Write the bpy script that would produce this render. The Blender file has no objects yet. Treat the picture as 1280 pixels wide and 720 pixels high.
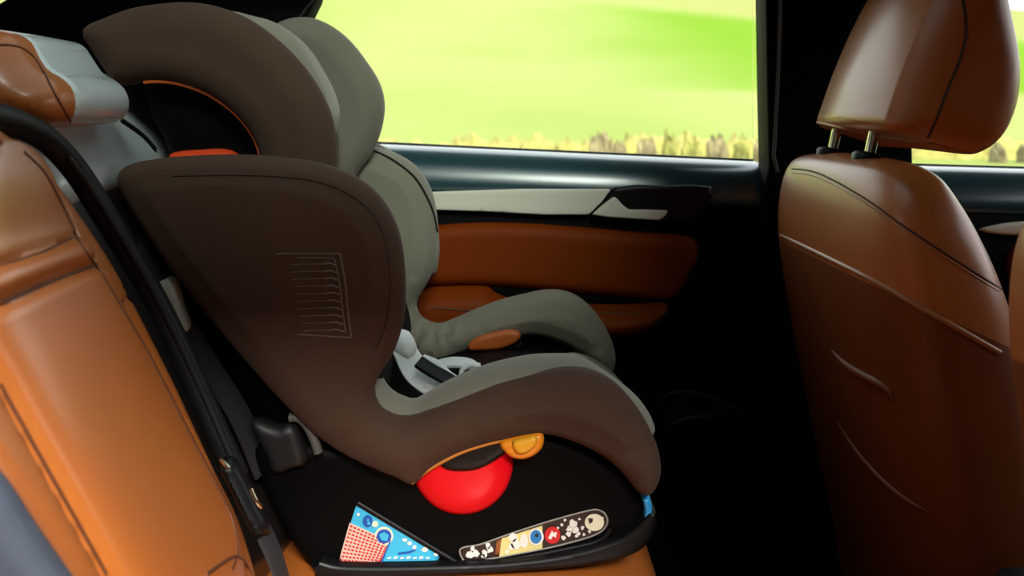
import bpy, bmesh, math, random
import numpy as np
from mathutils import Vector, Matrix
from mathutils.geometry import delaunay_2d_cdt
from mathutils.bvhtree import BVHTree

random.seed(7)
S = bpy.context.scene
COL = S.collection
F = 1100.0          # focal length in pixels of the 1280 wide frame
CX, HY = 640.0, 140.0
V = Vector

# ------------------------------------------------------------------ camera
cd = bpy.data.cameras.new('camera')
cd.sensor_width = 36.0
cd.lens = 36.0 * F / 1280.0
cd.shift_y = -(360.0 - HY) / 1280.0
cd.clip_start = 0.02
cd.clip_end = 1000
cam = bpy.data.objects.new('camera', cd)
cam.rotation_euler = (math.radians(90), 0, 0)
COL.objects.link(cam)
S.camera = cam


def at(px, py, d):
    return V(((px - CX) * d / F, d, (HY - py) * d / F))


def ray(px, py):
    return V(((px - CX) / F, 1.0, (HY - py) / F))


# ------------------------------------------------------------------ materials
def mat(name, col, rough=0.5, bump=None, coat=0.0, metal=0.0, sheen=0.0, spec=0.5, var=None, coat_rough=0.2):
    m = bpy.data.materials.new(name)
    m.use_nodes = True
    nt = m.node_tree
    b = nt.nodes['Principled BSDF']
    b.inputs['Base Color'].default_value = (*col, 1)
    b.inputs['Roughness'].default_value = rough
    b.inputs['Metallic'].default_value = metal
    b.inputs['Specular IOR Level'].default_value = spec
    b.inputs['Coat Weight'].default_value = coat
    b.inputs['Coat Roughness'].default_value = coat_rough
    b.inputs['Sheen Weight'].default_value = sheen
    b.inputs['Sheen Roughness'].default_value = 0.5
    tc = nt.nodes.new('ShaderNodeTexCoord')
    if bump:
        kind, scale, strength = bump
        if kind == 'noise':
            t = nt.nodes.new('ShaderNodeTexNoise'); t.inputs['Scale'].default_value = scale
            t.inputs['Detail'].default_value = 3; out = t.outputs['Fac']
        else:
            t = nt.nodes.new('ShaderNodeTexVoronoi'); t.inputs['Scale'].default_value = scale
            out = t.outputs['Distance']
        nt.links.new(tc.outputs['Object'], t.inputs['Vector'])
        bp = nt.nodes.new('ShaderNodeBump'); bp.inputs['Strength'].default_value = strength
        bp.inputs['Distance'].default_value = 0.001
        nt.links.new(out, bp.inputs['Height'])
        nt.links.new(bp.outputs['Normal'], b.inputs['Normal'])
    if var:
        scale, amt = var
        t = nt.nodes.new('ShaderNodeTexNoise'); t.inputs['Scale'].default_value = scale
        t.inputs['Detail'].default_value = 4
        nt.links.new(tc.outputs['Object'], t.inputs['Vector'])
        r = nt.nodes.new('ShaderNodeValToRGB')
        r.color_ramp.elements[0].position = 0.3
        r.color_ramp.elements[1].position = 0.7
        r.color_ramp.elements[0].color = (*[c * (1 - amt) for c in col], 1)
        r.color_ramp.elements[1].color = (*[min(1, c * (1 + amt)) for c in col], 1)
        nt.links.new(t.outputs['Fac'], r.inputs['Fac'])
        nt.links.new(r.outputs['Color'], b.inputs['Base Color'])
    return m


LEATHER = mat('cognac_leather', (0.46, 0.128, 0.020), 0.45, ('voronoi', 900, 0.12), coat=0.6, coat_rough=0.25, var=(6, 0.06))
LEATHER_SHADED = mat('shaded_cognac_leather', (0.18, 0.043, 0.006), 0.5, ('voronoi', 900, 0.12), coat=0.15, coat_rough=0.35, spec=0.3, var=(6, 0.06))  # cognac darkened to carry the shade low on the seat backs
LEATHER_DK = mat('cognac_leather_seam', (0.10, 0.028, 0.008), 0.6)
LEATHER_LT = mat('piping_leather', (0.42, 0.17, 0.07), 0.4, coat=0.2)
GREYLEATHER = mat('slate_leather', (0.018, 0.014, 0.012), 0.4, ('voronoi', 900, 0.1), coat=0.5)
SHEENLEATHER = mat('pale_sheen_leather', (0.58, 0.64, 0.62), 0.3, ('voronoi', 900, 0.1), coat=1.0)  # pale colour stands in for sheen on the rear seat leather
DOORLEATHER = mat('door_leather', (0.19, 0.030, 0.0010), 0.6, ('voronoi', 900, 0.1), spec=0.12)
FABRIC = mat('brown_fabric', (0.074, 0.042, 0.028), 0.9, ('noise', 700, 0.25), sheen=0.04, spec=0.12, var=(9, 0.07))
FABRIC_IN = mat('taupe_fabric', (0.225, 0.208, 0.155), 0.9, ('noise', 700, 0.25), sheen=0.2, spec=0.2, var=(9, 0.07))
DARKFAB = mat('black_fabric', (0.016, 0.014, 0.012), 0.95, ('noise', 500, 0.3), spec=0.1)
BLACK = mat('black_plastic', (0.002, 0.002, 0.002), 0.5, ('noise', 900, 0.05), spec=0.08)
BLACKGL = mat('smooth_black_plastic', (0.004, 0.004, 0.0045), 0.38, spec=0.3)
RUBBER = mat('black_trim', (0.008, 0.008, 0.009), 0.5, ('noise', 500, 0.2), spec=0.3)
DOORBLK = mat('door_black', (0.002, 0.002, 0.002), 0.65, ('noise', 600, 0.1), spec=0.1)
SILLTEAL = mat('door_sill_sky_teal', (0.018, 0.062, 0.078), 0.3, ('noise', 800, 0.05), spec=0.8, coat=1.0)  # teal sky reflection put into the base colour of the black sill
HEADLINER = mat('dark_headliner', (0.012, 0.012, 0.013), 0.9, ('noise', 300, 0.2), spec=0.1)
CARPET = mat('black_carpet', (0.01, 0.01, 0.01), 1.0, ('noise', 400, 0.5), spec=0.05)
SILVER = mat('brushed_silver', (0.85, 0.82, 0.68), 0.45, ('noise', 200, 0.05))
CHROME = mat('chrome', (0.75, 0.68, 0.48), 0.15, metal=1.0)
ORANGE = mat('orange_piping', (0.75, 0.14, 0.015), 0.5)
ORANGEPL = mat('orange_plastic', (0.85, 0.28, 0.015), 0.35, spec=0.5)
AMBER = mat('amber_plastic', (0.85, 0.40, 0.02), 0.3, spec=0.5)
RED = mat('red_plastic', (0.85, 0.006, 0.014), 0.22, spec=0.3, coat=0.0, coat_rough=0.1)
REDOR = mat('red_orange_fabric', (0.75, 0.06, 0.01), 0.6)
BLUEBTN = mat('blue_button', (0.03, 0.35, 0.75), 0.3)
STRAP = mat('pale_webbing', (0.95, 0.96, 0.93), 0.8, ('noise', 900, 0.3))
PALEBIT = mat('pale_surface', (0.55, 0.60, 0.58), 0.35)
WEB = mat('black_webbing', (0.02, 0.02, 0.021), 0.7, ('noise', 900, 0.3))
THREAD = mat('print_thread', (0.16, 0.145, 0.115), 0.8)
BLUEGREY = mat('blue_grey_trim', (0.055, 0.066, 0.095), 0.8, ('noise', 300, 0.3), var=(20, 0.15))
S_CYAN = mat('print_cyan', (0.05, 0.50, 0.80), 0.5)
S_BLUE = mat('print_blue', (0.01, 0.10, 0.45), 0.5)
S_WHITE = mat('print_white', (0.85, 0.85, 0.80), 0.5)
S_PINK = mat('print_pink', (0.80, 0.55, 0.45), 0.5)
S_RED = mat('print_red', (0.65, 0.02, 0.02), 0.5)
S_YELL = mat('print_yellow', (0.80, 0.70, 0.28), 0.5)
S_DARK = mat('print_dark', (0.03, 0.015, 0.012), 0.5)
S_BROWN = mat('print_brown', (0.30, 0.09, 0.02), 0.5)
S_CREAM = mat('print_cream', (0.85, 0.82, 0.62), 0.5)
BUSH_A = mat('olive_leaves', (0.27, 0.26, 0.07), 0.9, ('noise', 8, 0.8), var=(3, 0.4))
BUSH_B = mat('brown_hedge', (0.23, 0.19, 0.10), 0.9, ('noise', 8, 0.8), var=(3, 0.4))
BUSH_C = mat('yellow_grass', (0.30, 0.27, 0.075), 0.9, ('noise', 8, 0.8), var=(3, 0.3))


def glass_mat(nm, tint):
    m = bpy.data.materials.new(nm)
    m.use_nodes = True
    nt = m.node_tree
    nt.nodes.clear()
    o = nt.nodes.new('ShaderNodeOutputMaterial')
    mix = nt.nodes.new('ShaderNodeMixShader')
    t = nt.nodes.new('ShaderNodeBsdfTransparent'); t.inputs[0].default_value = (*tint, 1)
    g = nt.nodes.new('ShaderNodeBsdfGlossy'); g.inputs['Roughness'].default_value = 0.02
    fr = nt.nodes.new('ShaderNodeFresnel'); fr.inputs['IOR'].default_value = 1.2
    nt.links.new(fr.outputs[0], mix.inputs[0])
    nt.links.new(t.outputs[0], mix.inputs[1])
    nt.links.new(g.outputs[0], mix.inputs[2])
    nt.links.new(mix.outputs[0], o.inputs[0])
    return m


GLASS = glass_mat('window_glass', (0.96, 0.985, 0.96))
ROOFGLASS = glass_mat('tinted_roof_glass', (0.52, 0.56, 0.55))

# ------------------------------------------------------------------ object helpers
WORLD = {}     # object name -> (verts, faces) in world coordinates, for laying seams on surfaces


def wloc(o):
    p = V((0, 0, 0))
    while o is not None:
        p += o.location
        o = o.parent
    return p


def link(name, verts, faces, m, parent=None, smooth=True, origin=None):
    me = bpy.data.meshes.new(name)
    o = bpy.data.objects.new(name, me)
    COL.objects.link(o)
    if parent is not None:
        o.parent = parent
        org = wloc(parent)
    else:
        if origin is None:
            a = np.array([tuple(v) for v in verts])
            mn, mx = a.min(0), a.max(0)
            origin = ((mn[0] + mx[0]) / 2, (mn[1] + mx[1]) / 2, mn[2])
        o.location = origin
        org = V(origin)
    me.from_pydata([tuple(V(v) - org) for v in verts], [], [tuple(f) for f in faces])
    bm = bmesh.new(); bm.from_mesh(me)
    bmesh.ops.remove_doubles(bm, verts=bm.verts, dist=1e-6)
    bmesh.ops.recalc_face_normals(bm, faces=bm.faces)
    bm.to_mesh(me); bm.free()
    me.update()
    if smooth:
        me.shade_smooth()
        try:
            me.set_sharp_from_angle(angle=math.radians(55))
        except Exception:
            pass
    me.materials.append(m)
    WORLD[o.name] = ([V(v) for v in verts], [tuple(f) for f in faces])
    return o


def bvh(*objs):
    vs, fs = [], []
    for o in objs:
        v, f = WORLD[o.name]
        k = len(vs)
        vs += v
        fs += [tuple(i + k for i in q) for q in f]
    return BVHTree.FromPolygons(vs, fs)


def thing(name, label, cat, loc, group=None):
    o = bpy.data.objects.new(name, None)
    o.empty_display_size = 0.05
    COL.objects.link(o)
    o.location = loc
    o['label'] = label
    o['category'] = cat
    if group:
        o['group'] = group
    return o


def tag(o, label, cat, group=None):
    o['label'] = label
    o['category'] = cat
    if group:
        o['group'] = group
    return o


def struct(o):
    o['kind'] = 'structure'
    return o


def catmull(pts, closed=True, sub=8):
    n = len(pts)
    dim = len(pts[0])
    P = [np.array(p, float) for p in pts]
    out = []
    rng = range(n) if closed else range(n - 1)
    for i in rng:
        if closed:
            p0, p1, p2, p3 = P[i - 1], P[i], P[(i + 1) % n], P[(i + 2) % n]
        else:
            p1, p2 = P[i], P[i + 1]
            p0 = P[i - 1] if i > 0 else 2 * p1 - p2
            p3 = P[i + 2] if i + 2 < n else 2 * p2 - p1
        # centripetal
        t0 = 0.0
        t1 = t0 + max(np.linalg.norm(p1 - p0), 1e-9) ** .5
        t2 = t1 + max(np.linalg.norm(p2 - p1), 1e-9) ** .5
        t3 = t2 + max(np.linalg.norm(p3 - p2), 1e-9) ** .5
        for k in range(sub):
            t = t1 + (t2 - t1) * k / sub
            A1 = (t1 - t) / (t1 - t0) * p0 + (t - t0) / (t1 - t0) * p1
            A2 = (t2 - t) / (t2 - t1) * p1 + (t - t1) / (t2 - t1) * p2
            A3 = (t3 - t) / (t3 - t2) * p2 + (t - t2) / (t3 - t2) * p3
            B1 = (t2 - t) / (t2 - t0) * A1 + (t - t0) / (t2 - t0) * A2
            B2 = (t3 - t) / (t3 - t1) * A2 + (t - t1) / (t3 - t1) * A3
            out.append((t2 - t) / (t2 - t1) * B1 + (t - t1) / (t2 - t1) * B2)
    if not closed:
        out.append(P[-1])
    return np.array(out)


def resample(pts, step, closed=True):
    p = np.array(pts, float)
    if closed:
        p = np.vstack([p, p[:1]])
    seg = np.linalg.norm(np.diff(p, axis=0), axis=1)
    s = np.concatenate([[0], np.cumsum(seg)])
    n = max(8 if closed else 2, int(round(s[-1] / step)))
    t = np.linspace(0, s[-1], n + 1)
    if closed:
        t = t[:-1]
    return np.stack([np.interp(t, s, p[:, k]) for k in range(p.shape[1])], 1)


def seg_dist(q, poly):
    """distance from points q (n,2) to the closed polyline."""
    a = poly
    b = np.roll(poly, -1, axis=0)
    ab = b - a
    L2 = (ab ** 2).sum(1) + 1e-18
    out = np.full(len(q), 1e9)
    for s in range(0, len(q), 2000):
        qq = q[s:s + 2000]
        ap = qq[:, None, :] - a[None]
        t = np.clip((ap * ab[None]).sum(2) / L2[None], 0, 1)
        d = ap - t[..., None] * ab[None]
        out[s:s + 2000] = np.sqrt((d ** 2).sum(2)).min(1)
    return out


def inside(q, poly):
    x, y = q[:, 0], q[:, 1]
    r = np.zeros(len(q), bool)
    n = len(poly)
    j = n - 1
    for i in range(n):
        xi, yi = poly[i]; xj, yj = poly[j]
        c = ((yi > y) != (yj > y)) & (x < (xj - xi) * (y - yi) / (yj - yi + 1e-18) + xi)
        r ^= c
        j = i
    return r


def dome(T, r):
    return lambda u, v, d: T * np.sqrt(np.clip(1 - (1 - np.clip(d / r, 0, 1)) ** 2, 0, 1))


def slab(T, r):
    return lambda u, v, d: (T - r) * np.clip(d / 0.0006, 0, 1) + r * np.sqrt(np.clip(1 - (1 - np.clip(d / r, 0, 1)) ** 2, 0, 1))


def puff(name, outline, org, eu, ev, hf, hb, m, parent=None, r=0.03, step=0.008, smooth=True, en=None, post=None, sub=8, origin=None):
    """A solid whose outline lies in a plane and swells to both sides by hf and hb."""
    org, eu, ev = V(org), V(eu).normalized(), V(ev).normalized()
    if en is None:
        en = eu.cross(ev)
    en = V(en).normalized()
    o2 = catmull(outline, True, sub) if sub > 1 else np.array(outline, float)
    o2 = resample(o2, min(step, 0.007))
    n = len(o2)
    area = 0.5 * (o2[:, 0] * np.roll(o2[:, 1], -1) - np.roll(o2[:, 0], -1) * o2[:, 1]).sum()
    if area < 0:
        o2 = o2[::-1].copy()
    tan = np.roll(o2, -1, 0) - np.roll(o2, 1, 0)
    tan /= np.linalg.norm(tan, axis=1)[:, None] + 1e-12
    nrm = np.stack([-tan[:, 1], tan[:, 0]], 1)
    pts = [o2]
    for k in (0.0006, 0.03 * r, 0.1 * r, 0.22 * r, 0.4 * r, 0.62 * r, 0.85 * r):
        q = o2 + nrm * k
        ok = inside(q, o2)
        q = q[ok]
        q = q[seg_dist(q, o2) > 0.93 * k]
        pts.append(q)
    mn, mx = o2.min(0), o2.max(0)
    gx, gy = np.meshgrid(np.arange(mn[0], mx[0], step), np.arange(mn[1], mx[1], step))
    g = np.stack([gx.ravel(), gy.ravel()], 1)
    g = g[inside(g, o2)]
    if len(g):
        g = g[seg_dist(g, o2) > min(0.95 * r, max(r * 0.85 + step * .3, step * .6))]
        pts.append(g)
    A = np.vstack(pts)
    res = delaunay_2d_cdt([V(p) for p in A], [(i, (i + 1) % n) for i in range(n)], [], 1, 1e-7)
    v2 = np.array([tuple(p) for p in res[0]])
    tri = res[2]
    d = seg_dist(v2, o2)
    d[d < 1e-6] = 0
    u, v = v2[:, 0], v2[:, 1]
    f = hf(u, v, d) * (d > 0)
    b = -hb(u, v, d) * (d > 0)
    W = [org + eu * x + ev * y + en * z for x, y, z in zip(u, v, f)]
    N = len(W)
    idx = {}
    W2 = []
    for i in range(N):
        if d[i] == 0:
            idx[i] = i
        else:
            idx[i] = N + len(W2)
            W2.append(org + eu * u[i] + ev * v[i] + en * b[i])
    faces = []
    for t in tri:
        t = list(t)
        c = v2[t].mean(0)[None]
        faces.append(t)
        q = [idx[i] for i in reversed(t)]
        if set(q) != set(t):
            faces.append(q)
    W += W2
    if post:
        W = [post(w) for w in W]
    return link(name, W, faces, m, parent, smooth, origin)


def side(px, d):
    """pixel outline -> (u,v) = (X,Z) on the vertical plane at distance d"""
    return [((x - CX) * d / F, (HY - y) * d / F) for x, y in px]


def sidepuff(name, px, d, m, parent=None, Tf=0.03, Tb=0.03, r=0.03, mode='dome', hf=None, hb=None, pxd=None, step=0.008, post=None, sub=8, rb=None, origin=None):
    """outline seen at distance pxd, solid centred on the plane Y = d; 'front' is towards the near door"""
    k = dome if mode == 'dome' else slab
    return puff(name, side(px, pxd or d), (0, d, 0), (1, 0, 0), (0, 0, 1), hf or k(Tf, r), hb or k(Tb, rb or r), m, parent, r, step,
                en=(0, -1, 0), post=post, sub=sub, origin=origin)


def tube(name, pts, rad, m, parent=None, closed=False, seg=8, link_it=True, flat=None):
    P = [V(p) for p in pts]
    n = len(P)
    if np.isscalar(rad):
        rad = [rad] * n
    T = []
    for i in range(n):
        a = P[(i - 1) % n] if (closed or i > 0) else P[i]
        b = P[(i + 1) % n] if (closed or i < n - 1) else P[i]
        t = (b - a)
        T.append(t.normalized() if t.length > 1e-9 else V((1, 0, 0)))
    up = V((0, 1, 0)) if abs(T[0].y) < 0.9 else V((0, 0, 1))
    N = (up - T[0] * up.dot(T[0])).normalized()
    verts, faces = [], []
    for i in range(n):
        N = (N - T[i] * N.dot(T[i])).normalized()
        B = T[i].cross(N)
        for k in range(seg):
            a = 2 * math.pi * k / seg
            fl = flat or 1.0
            verts.append(P[i] + N * math.cos(a) * rad[i] * fl + B * math.sin(a) * rad[i])
    m_ = n if closed else n - 1
    for i in range(m_):
        j = (i + 1) % n
        for k in range(seg):
            l = (k + 1) % seg
            faces.append((i * seg + k, i * seg + l, j * seg + l, j * seg + k))
    if not closed:
        faces.append(tuple(range(seg)))
        faces.append(tuple((n - 1) * seg + k for k in reversed(range(seg))))
    if not link_it:
        return verts, faces
    return link(name, verts, faces, m, parent)


def merge(parts):
    vs, fs = [], []
    for v, f in parts:
        k = len(vs)
        vs += list(v)
        fs += [tuple(i + k for i in q) for q in f]
    return vs, fs


def onto(tree, px, step=4, lift=0.0, closed=False, miss=True):
    """lay a path of picture points on a surface: returns world points"""
    q = catmull(px, closed, 8)
    q = resample(q, step, closed)
    out = []
    for x, y in q:
        d = ray(x, y)
        h = tree.ray_cast(V((0, 0, 0)), d)
        if h[0] is not None:
            nn = h[1]
            if nn.dot(d) > 0:
                nn = -nn
            out.append(h[0] + nn * lift)
    return out


def seam(name, objs, px, rad, m, parent, lift=0.0, step=4, taper=False):
    p = onto(bvh(*objs), px, step, lift)
    if len(p) < 3:
        print('SEAM MISSED', name, px[0]); return None
    a = np.array([tuple(q) for q in p])
    for _ in range(2):
        a[1:-1] = (a[:-2] + 2 * a[1:-1] + a[2:]) / 4
    n = len(a)
    rr = [rad * (math.sin(math.pi * min(1, max(0.02, i / (n - 1)))) ** .5 if taper else 1) for i in range(n)]
    return tube(name, [V(q) for q in a], rr, m, parent)


def ribbon(name, pts, wdir, width, thick, m, parent=None, widths=None):
    """a flat strap through pts; wdir is the direction across it"""
    a = catmull([tuple(p) for p in pts], False, 8)
    n = len(a)
    vs, fs = [], []
    for i in range(n):
        t = V(a[min(i + 1, n - 1)] - a[max(i - 1, 0)]).normalized()
        w = V(wdir); w = (w - t * w.dot(t)).normalized()
        nn = t.cross(w)
        ww = width if widths is None else np.interp(i / (n - 1), np.linspace(0, 1, len(widths)), widths)
        for su, sn in ((-.5, -.35), (-.42, -.5), (.42, -.5), (.5, -.35), (.5, .35), (.42, .5), (-.42, .5), (-.5, .35)):
            vs.append(V(a[i]) + w * ww * su + nn * thick * sn)
    for i in range(n - 1):
        for k in range(8):
            l = (k + 1) % 8
            fs.append((i * 8 + k, i * 8 + l, (i + 1) * 8 + l, (i + 1) * 8 + k))
    fs.append(tuple(range(8))); fs.append(tuple((n - 1) * 8 + k for k in reversed(range(8))))
    return link(name, vs, fs, m, parent)


def rbox(name, c, size, bev, m, parent=None, rot=None, link_it=True, seg=3):
    bm = bmesh.new()
    bmesh.ops.create_cube(bm, size=1)
    bmesh.ops.scale(bm, vec=size, verts=bm.verts)
    if bev > 0:
        bmesh.ops.bevel(bm, geom=list(bm.edges), offset=bev, segments=seg, profile=0.6, affect='EDGES')
    M = Matrix.Translation(V(c)) @ (rot.to_4x4() if rot is not None else Matrix.Identity(4))
    bm.verts.index_update()
    vs = [M @ v.co for v in bm.verts]
    fs = [tuple(v.index for v in f.verts) for f in bm.faces]
    bm.free()
    if not link_it:
        return vs, fs
    return link(name, vs, fs, m, parent)


def lathe(c, axis, prof, seg=28):
    """(radius, along) profile turned round an axis: verts, faces"""
    axis = V(axis).normalized()
    a = axis.orthogonal().normalized(); b = axis.cross(a)
    vs, fs = [], []
    for r, h in prof:
        for k in range(seg):
            t = 2 * math.pi * k / seg
            vs.append(V(c) + axis * h + (a * math.cos(t) + b * math.sin(t)) * r)
    for i in range(len(prof) - 1):
        for k in range(seg):
            l = (k + 1) % seg
            fs.append((i * seg + k, i * seg + l, (i + 1) * seg + l, (i + 1) * seg + k))
    fs.append(tuple(range(seg))); fs.append(tuple((len(prof) - 1) * seg + k for k in reversed(range(seg))))
    return vs, fs


def cut(vs, fs, co, no, keep_above):
    bm = bmesh.new()
    bv = [bm.verts.new(v) for v in vs]
    for f in fs:
        try:
            bm.faces.new([bv[i] for i in f])
        except ValueError:
            pass
    bmesh.ops.bisect_plane(bm, geom=list(bm.verts) + list(bm.edges) + list(bm.faces), plane_co=co, plane_no=no, clear_inner=keep_above, clear_outer=not keep_above)
    bm.verts.index_update()
    r = [v.co.copy() for v in bm.verts], [tuple(v.index for v in f.verts) for f in bm.faces]
    bm.free()
    return r


def loft(name, rings, m, parent=None, link_it=True):
    n = len(rings[0])
    vs = [p for r in rings for p in r]
    fs = []
    for i in range(len(rings) - 1):
        for k in range(n):
            l = (k + 1) % n
            fs.append((i * n + k, i * n + l, (i + 1) * n + l, (i + 1) * n + k))
    fs.append(tuple(range(n)))
    fs.append(tuple((len(rings) - 1) * n + k for k in reversed(range(n))))
    if not link_it:
        return vs, fs
    return link(name, vs, fs, m, parent)


def extrude_x(name, prof, xs, zline, m, parent=None):
    """a closed (Y, dZ) profile swept along X; zline(x) lifts it"""
    rings = [[V((x, y, z + zline(x) * w)) for y, z, w in prof] for x in xs]
    return loft(name, rings, m, parent)


# ================================================================== THE PLACE OUTSIDE
def hill(x, y):
    if y < 24:
        return -1.25
    t = min(1, (y - 24) / 130.0)
    top = max(9.0, 27.0 - 0.125 * x)
    s = t * t * (3 - 2 * t) * 0.35 + t * 0.65
    z = -1.25 + (top + 1.25) * s
    if y > 154:
        z -= (y - 154) * 0.10
    return z


xs = np.linspace(-220, 320, 91)
ys = np.concatenate([np.linspace(2.2, 24, 12), np.linspace(26, 160, 46), np.linspace(170, 330, 10)])
gv = [V((x, y, hill(x, y))) for y in ys for x in xs]
# ground also on the near side, under and behind the car
gf = []
nx = len(xs)
for j in range(len(ys) - 1):
    for i in range(nx - 1):
        gf.append((j * nx + i, j * nx + i + 1, (j + 1) * nx + i + 1, (j + 1) * nx + i))


def field_mat():
    m = bpy.data.materials.new('field_grass')
    m.use_nodes = True
    nt = m.node_tree
    b = nt.nodes['Principled BSDF']
    b.inputs['Roughness'].default_value = 1.0
    b.inputs['Specular IOR Level'].default_value = 0.05
    tc = nt.nodes.new('ShaderNodeTexCoord')
    sp = nt.nodes.new('ShaderNodeSeparateXYZ')
    nt.links.new(tc.outputs['Object'], sp.inputs[0])
    nz = nt.nodes.new('ShaderNodeTexNoise'); nz.inputs['Scale'].default_value = 0.05; nz.inputs['Detail'].default_value = 5
    nt.links.new(tc.outputs['Object'], nz.inputs['Vector'])

    def ramp(sock, a, bb, src_noise=0.0):
        mr = nt.nodes.new('ShaderNodeMapRange'); mr.interpolation_type = 'SMOOTHSTEP'
        mr.inputs['From Min'].default_value = a; mr.inputs['From Max'].default_value = bb
        if src_noise:
            ad = nt.nodes.new('ShaderNodeMath'); ad.operation = 'MULTIPLY_ADD'
            nt.links.new(nz.outputs['Fac'], ad.inputs[0]); ad.inputs[1].default_value = src_noise
            nt.links.new(sock, ad.inputs[2])
            sock = ad.outputs[0]
        nt.links.new(sock, mr.inputs['Value'])
        return mr.outputs[0]

    def mul(a, c):
        q = nt.nodes.new('ShaderNodeMath'); q.operation = 'MULTIPLY'
        nt.links.new(a, q.inputs[0]); nt.links.new(c, q.inputs[1]); return q.outputs[0]

    def mixc(fac, c1, c2):
        q = nt.nodes.new('ShaderNodeMix'); q.data_type = 'RGBA'
        nt.links.new(fac, q.inputs['Factor'])
        for s_, c in (('A', c1), ('B', c2)):
            s_ = [i for i in q.inputs if i.name == s_ and i.type == 'RGBA'][0]
            if isinstance(c, tuple):
                s_.default_value = (*c, 1)
            else:
                nt.links.new(c, s_)
        return [o for o in q.outputs if o.type == 'RGBA'][0]

    pale, lime, green, straw = (0.235, 0.265, 0.085), (0.198, 0.240, 0.060), (0.118, 0.212, 0.012), (0.225, 0.23, 0.075)
    base = mixc(ramp(nz.outputs['Fac'], 0.38, 0.66), pale, lime)
    X, Y = sp.outputs['X'], sp.outputs['Y']
    # the fresh green parcel half way up the hill, its ends fading into the stubble
    g1 = ramp(X, 3.0, 18.0, 6.0)
    g2 = ramp(Y, FY1 - 1.5, FY1 + 1.5, 1.0)
    inv = nt.nodes.new('ShaderNodeMath'); inv.operation = 'MULTIPLY_ADD'
    nt.links.new(X, inv.inputs[0]); inv.inputs[1].default_value = 0.55; nt.links.new(Y, inv.inputs[2])
    g3 = ramp(inv.outputs[0], FY2 + 6, FY2 - 6)
    col = mixc(mul(mul(g1, g2), g3), base, green)
    st = ramp(inv.outputs[0], FY2 - 2, FY2 + 6)
    col = mixc(mul(st, ramp(X, -10, 25)), col, straw)
    nt.links.new(col, b.inputs['Base Color'])
    return m


# distances at which the boundaries of the parcel lie on the hillside
def dist_for(py, xr):
    for y in np.linspace(24, 154, 600):
        if hill(xr * y, y) / y >= (HY - py) / F:
            return y
    return 150


FY1 = dist_for(112, 0.2)
FY2 = dist_for(18, 0.22) + 0.55 * 0.22 * dist_for(18, 0.22)
print('parcel', FY1, FY2)
ground = link('ground', gv, gf, field_mat(), smooth=True, origin=(0, 0, -1.25))
struct(ground)


added_road = struct(rbox('added_road', (50, -29, -1.31), (540, 62.6, .12), 0, mat('added_asphalt', (.035, .035, .037), .9, ('noise', 60, .6)), None))  # unseen near-side ground, made dark asphalt to cut grass bounce
block_wall = struct(rbox('wall_sky_block', (0, -6.5, 1.3), (60, 1.0, 5.2), .2, mat('dark_block_wall', (.03, .032, .028), .95, ('voronoi', 5, 1.0)), None))  # unseen wall added behind the camera to block low sky


def clump(c, rx, rz, m, name, seed, ry=None):
    rnd = random.Random(seed)
    bm = bmesh.new()
    bmesh.ops.create_icosphere(bm, subdivisions=3, radius=1)
    ph = [rnd.uniform(0, 6.28) for _ in range(6)]
    vs = []
    for v in bm.verts:
        p = v.co
        k = 1 + 0.16 * math.sin(5 * p.x + ph[0]) * math.sin(6 * p.z + ph[1]) + 0.12 * math.sin(11 * p.x + ph[2]) + rnd.uniform(-.05, .05)
        vs.append(V((c[0] + p.x * rx * k * (1 if abs(p.x) < .5 else 1.0), c[1] + p.y * (ry or rx) * k, c[2] + max(p.z, -0.3) * rz * k)))
    bm.verts.index_update()
    fs = [tuple(v.index for v in f.verts) for f in bm.faces]
    bm.free()
    return vs, fs


# the hedge bank along the foot of the field: one continuous overgrown line
hv, hf_ = [], []
parts_a, parts_c = [], []
rng = random.Random(3)
x = -4.2
while x < 22:
    big = 1.0 if x > 2.0 else 0.55
    h = rng.uniform(0.50, 0.72) * (1 if x > -1.5 else .8)
    parts_c.append(clump((x, 23.6 + rng.uniform(-.15, .15), -1.25), rng.uniform(.35, .6), h * .9, None, '', rng.random(), ry=.35))
    x += rng.uniform(0.3, 0.5)
hb_v, hb_f = merge(parts_c)
hedge = link('hedge_bank', hb_v, hb_f, BUSH_C, smooth=True)
tag(hedge, 'long low bank of straw-yellow tall grass along the foot of the green field', 'grass bank')
hedge['kind'] = 'stuff'
# separate bushes standing in the bank
bl = [(748, 'dark brown bare bush with the tallest top, left end of the bush row', 24, 1.05), (770, 'low brown bush right next to the tallest bush', 20, .7),
      (806, 'grey-brown bush in the bank below the middle of the field', 22, .85), (835, 'brown bush left of the olive bush', 17, .9),
      (862, 'olive-green leafy bush at the middle of the bush row', 22, .75), (893, 'wide brown bush near the car pillar', 24, .85),
      (922, 'small olive bush close to the car pillar', 17, .8), (948, 'brown bush half hidden behind the car pillar', 18, .8),
      (562, 'small isolated dark shrub above the rear end of the window sill', 10, .5), (590, 'small brown shrub second along the window sill', 9, .42),
      (1238, 'dark bush seen right under the tan headrest', 14, .6), (1272, 'dark bush at the right edge of the view', 14, .6)]
for i, (px, lab, w, hh) in enumerate(bl):
    d = 22.0
    xx = (px - CX) * d / F
    v, f = merge([clump((xx + q * w * d / F * .3, d - .35, -1.25), w * d / F * .26, hh * rng.uniform(.6, .85), None, '', i * 3 + q, ry=.22) for q in (-1.1, -.4, .3, 1)])
    b = link('bush', v, f, BUSH_A if 'olive' in lab else BUSH_B)
    tag(b, lab, 'bush', 'bushes along the field')

# ================================================================== THE CAR SHELL
def slabbox(name, x0, x1, y0, y1, z0, z1, m, bev=0.01):
    return struct(rbox(name, ((x0 + x1) / 2, (y0 + y1) / 2, (z0 + z1) / 2), (x1 - x0, y1 - y0, z1 - z0), bev, m))


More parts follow.
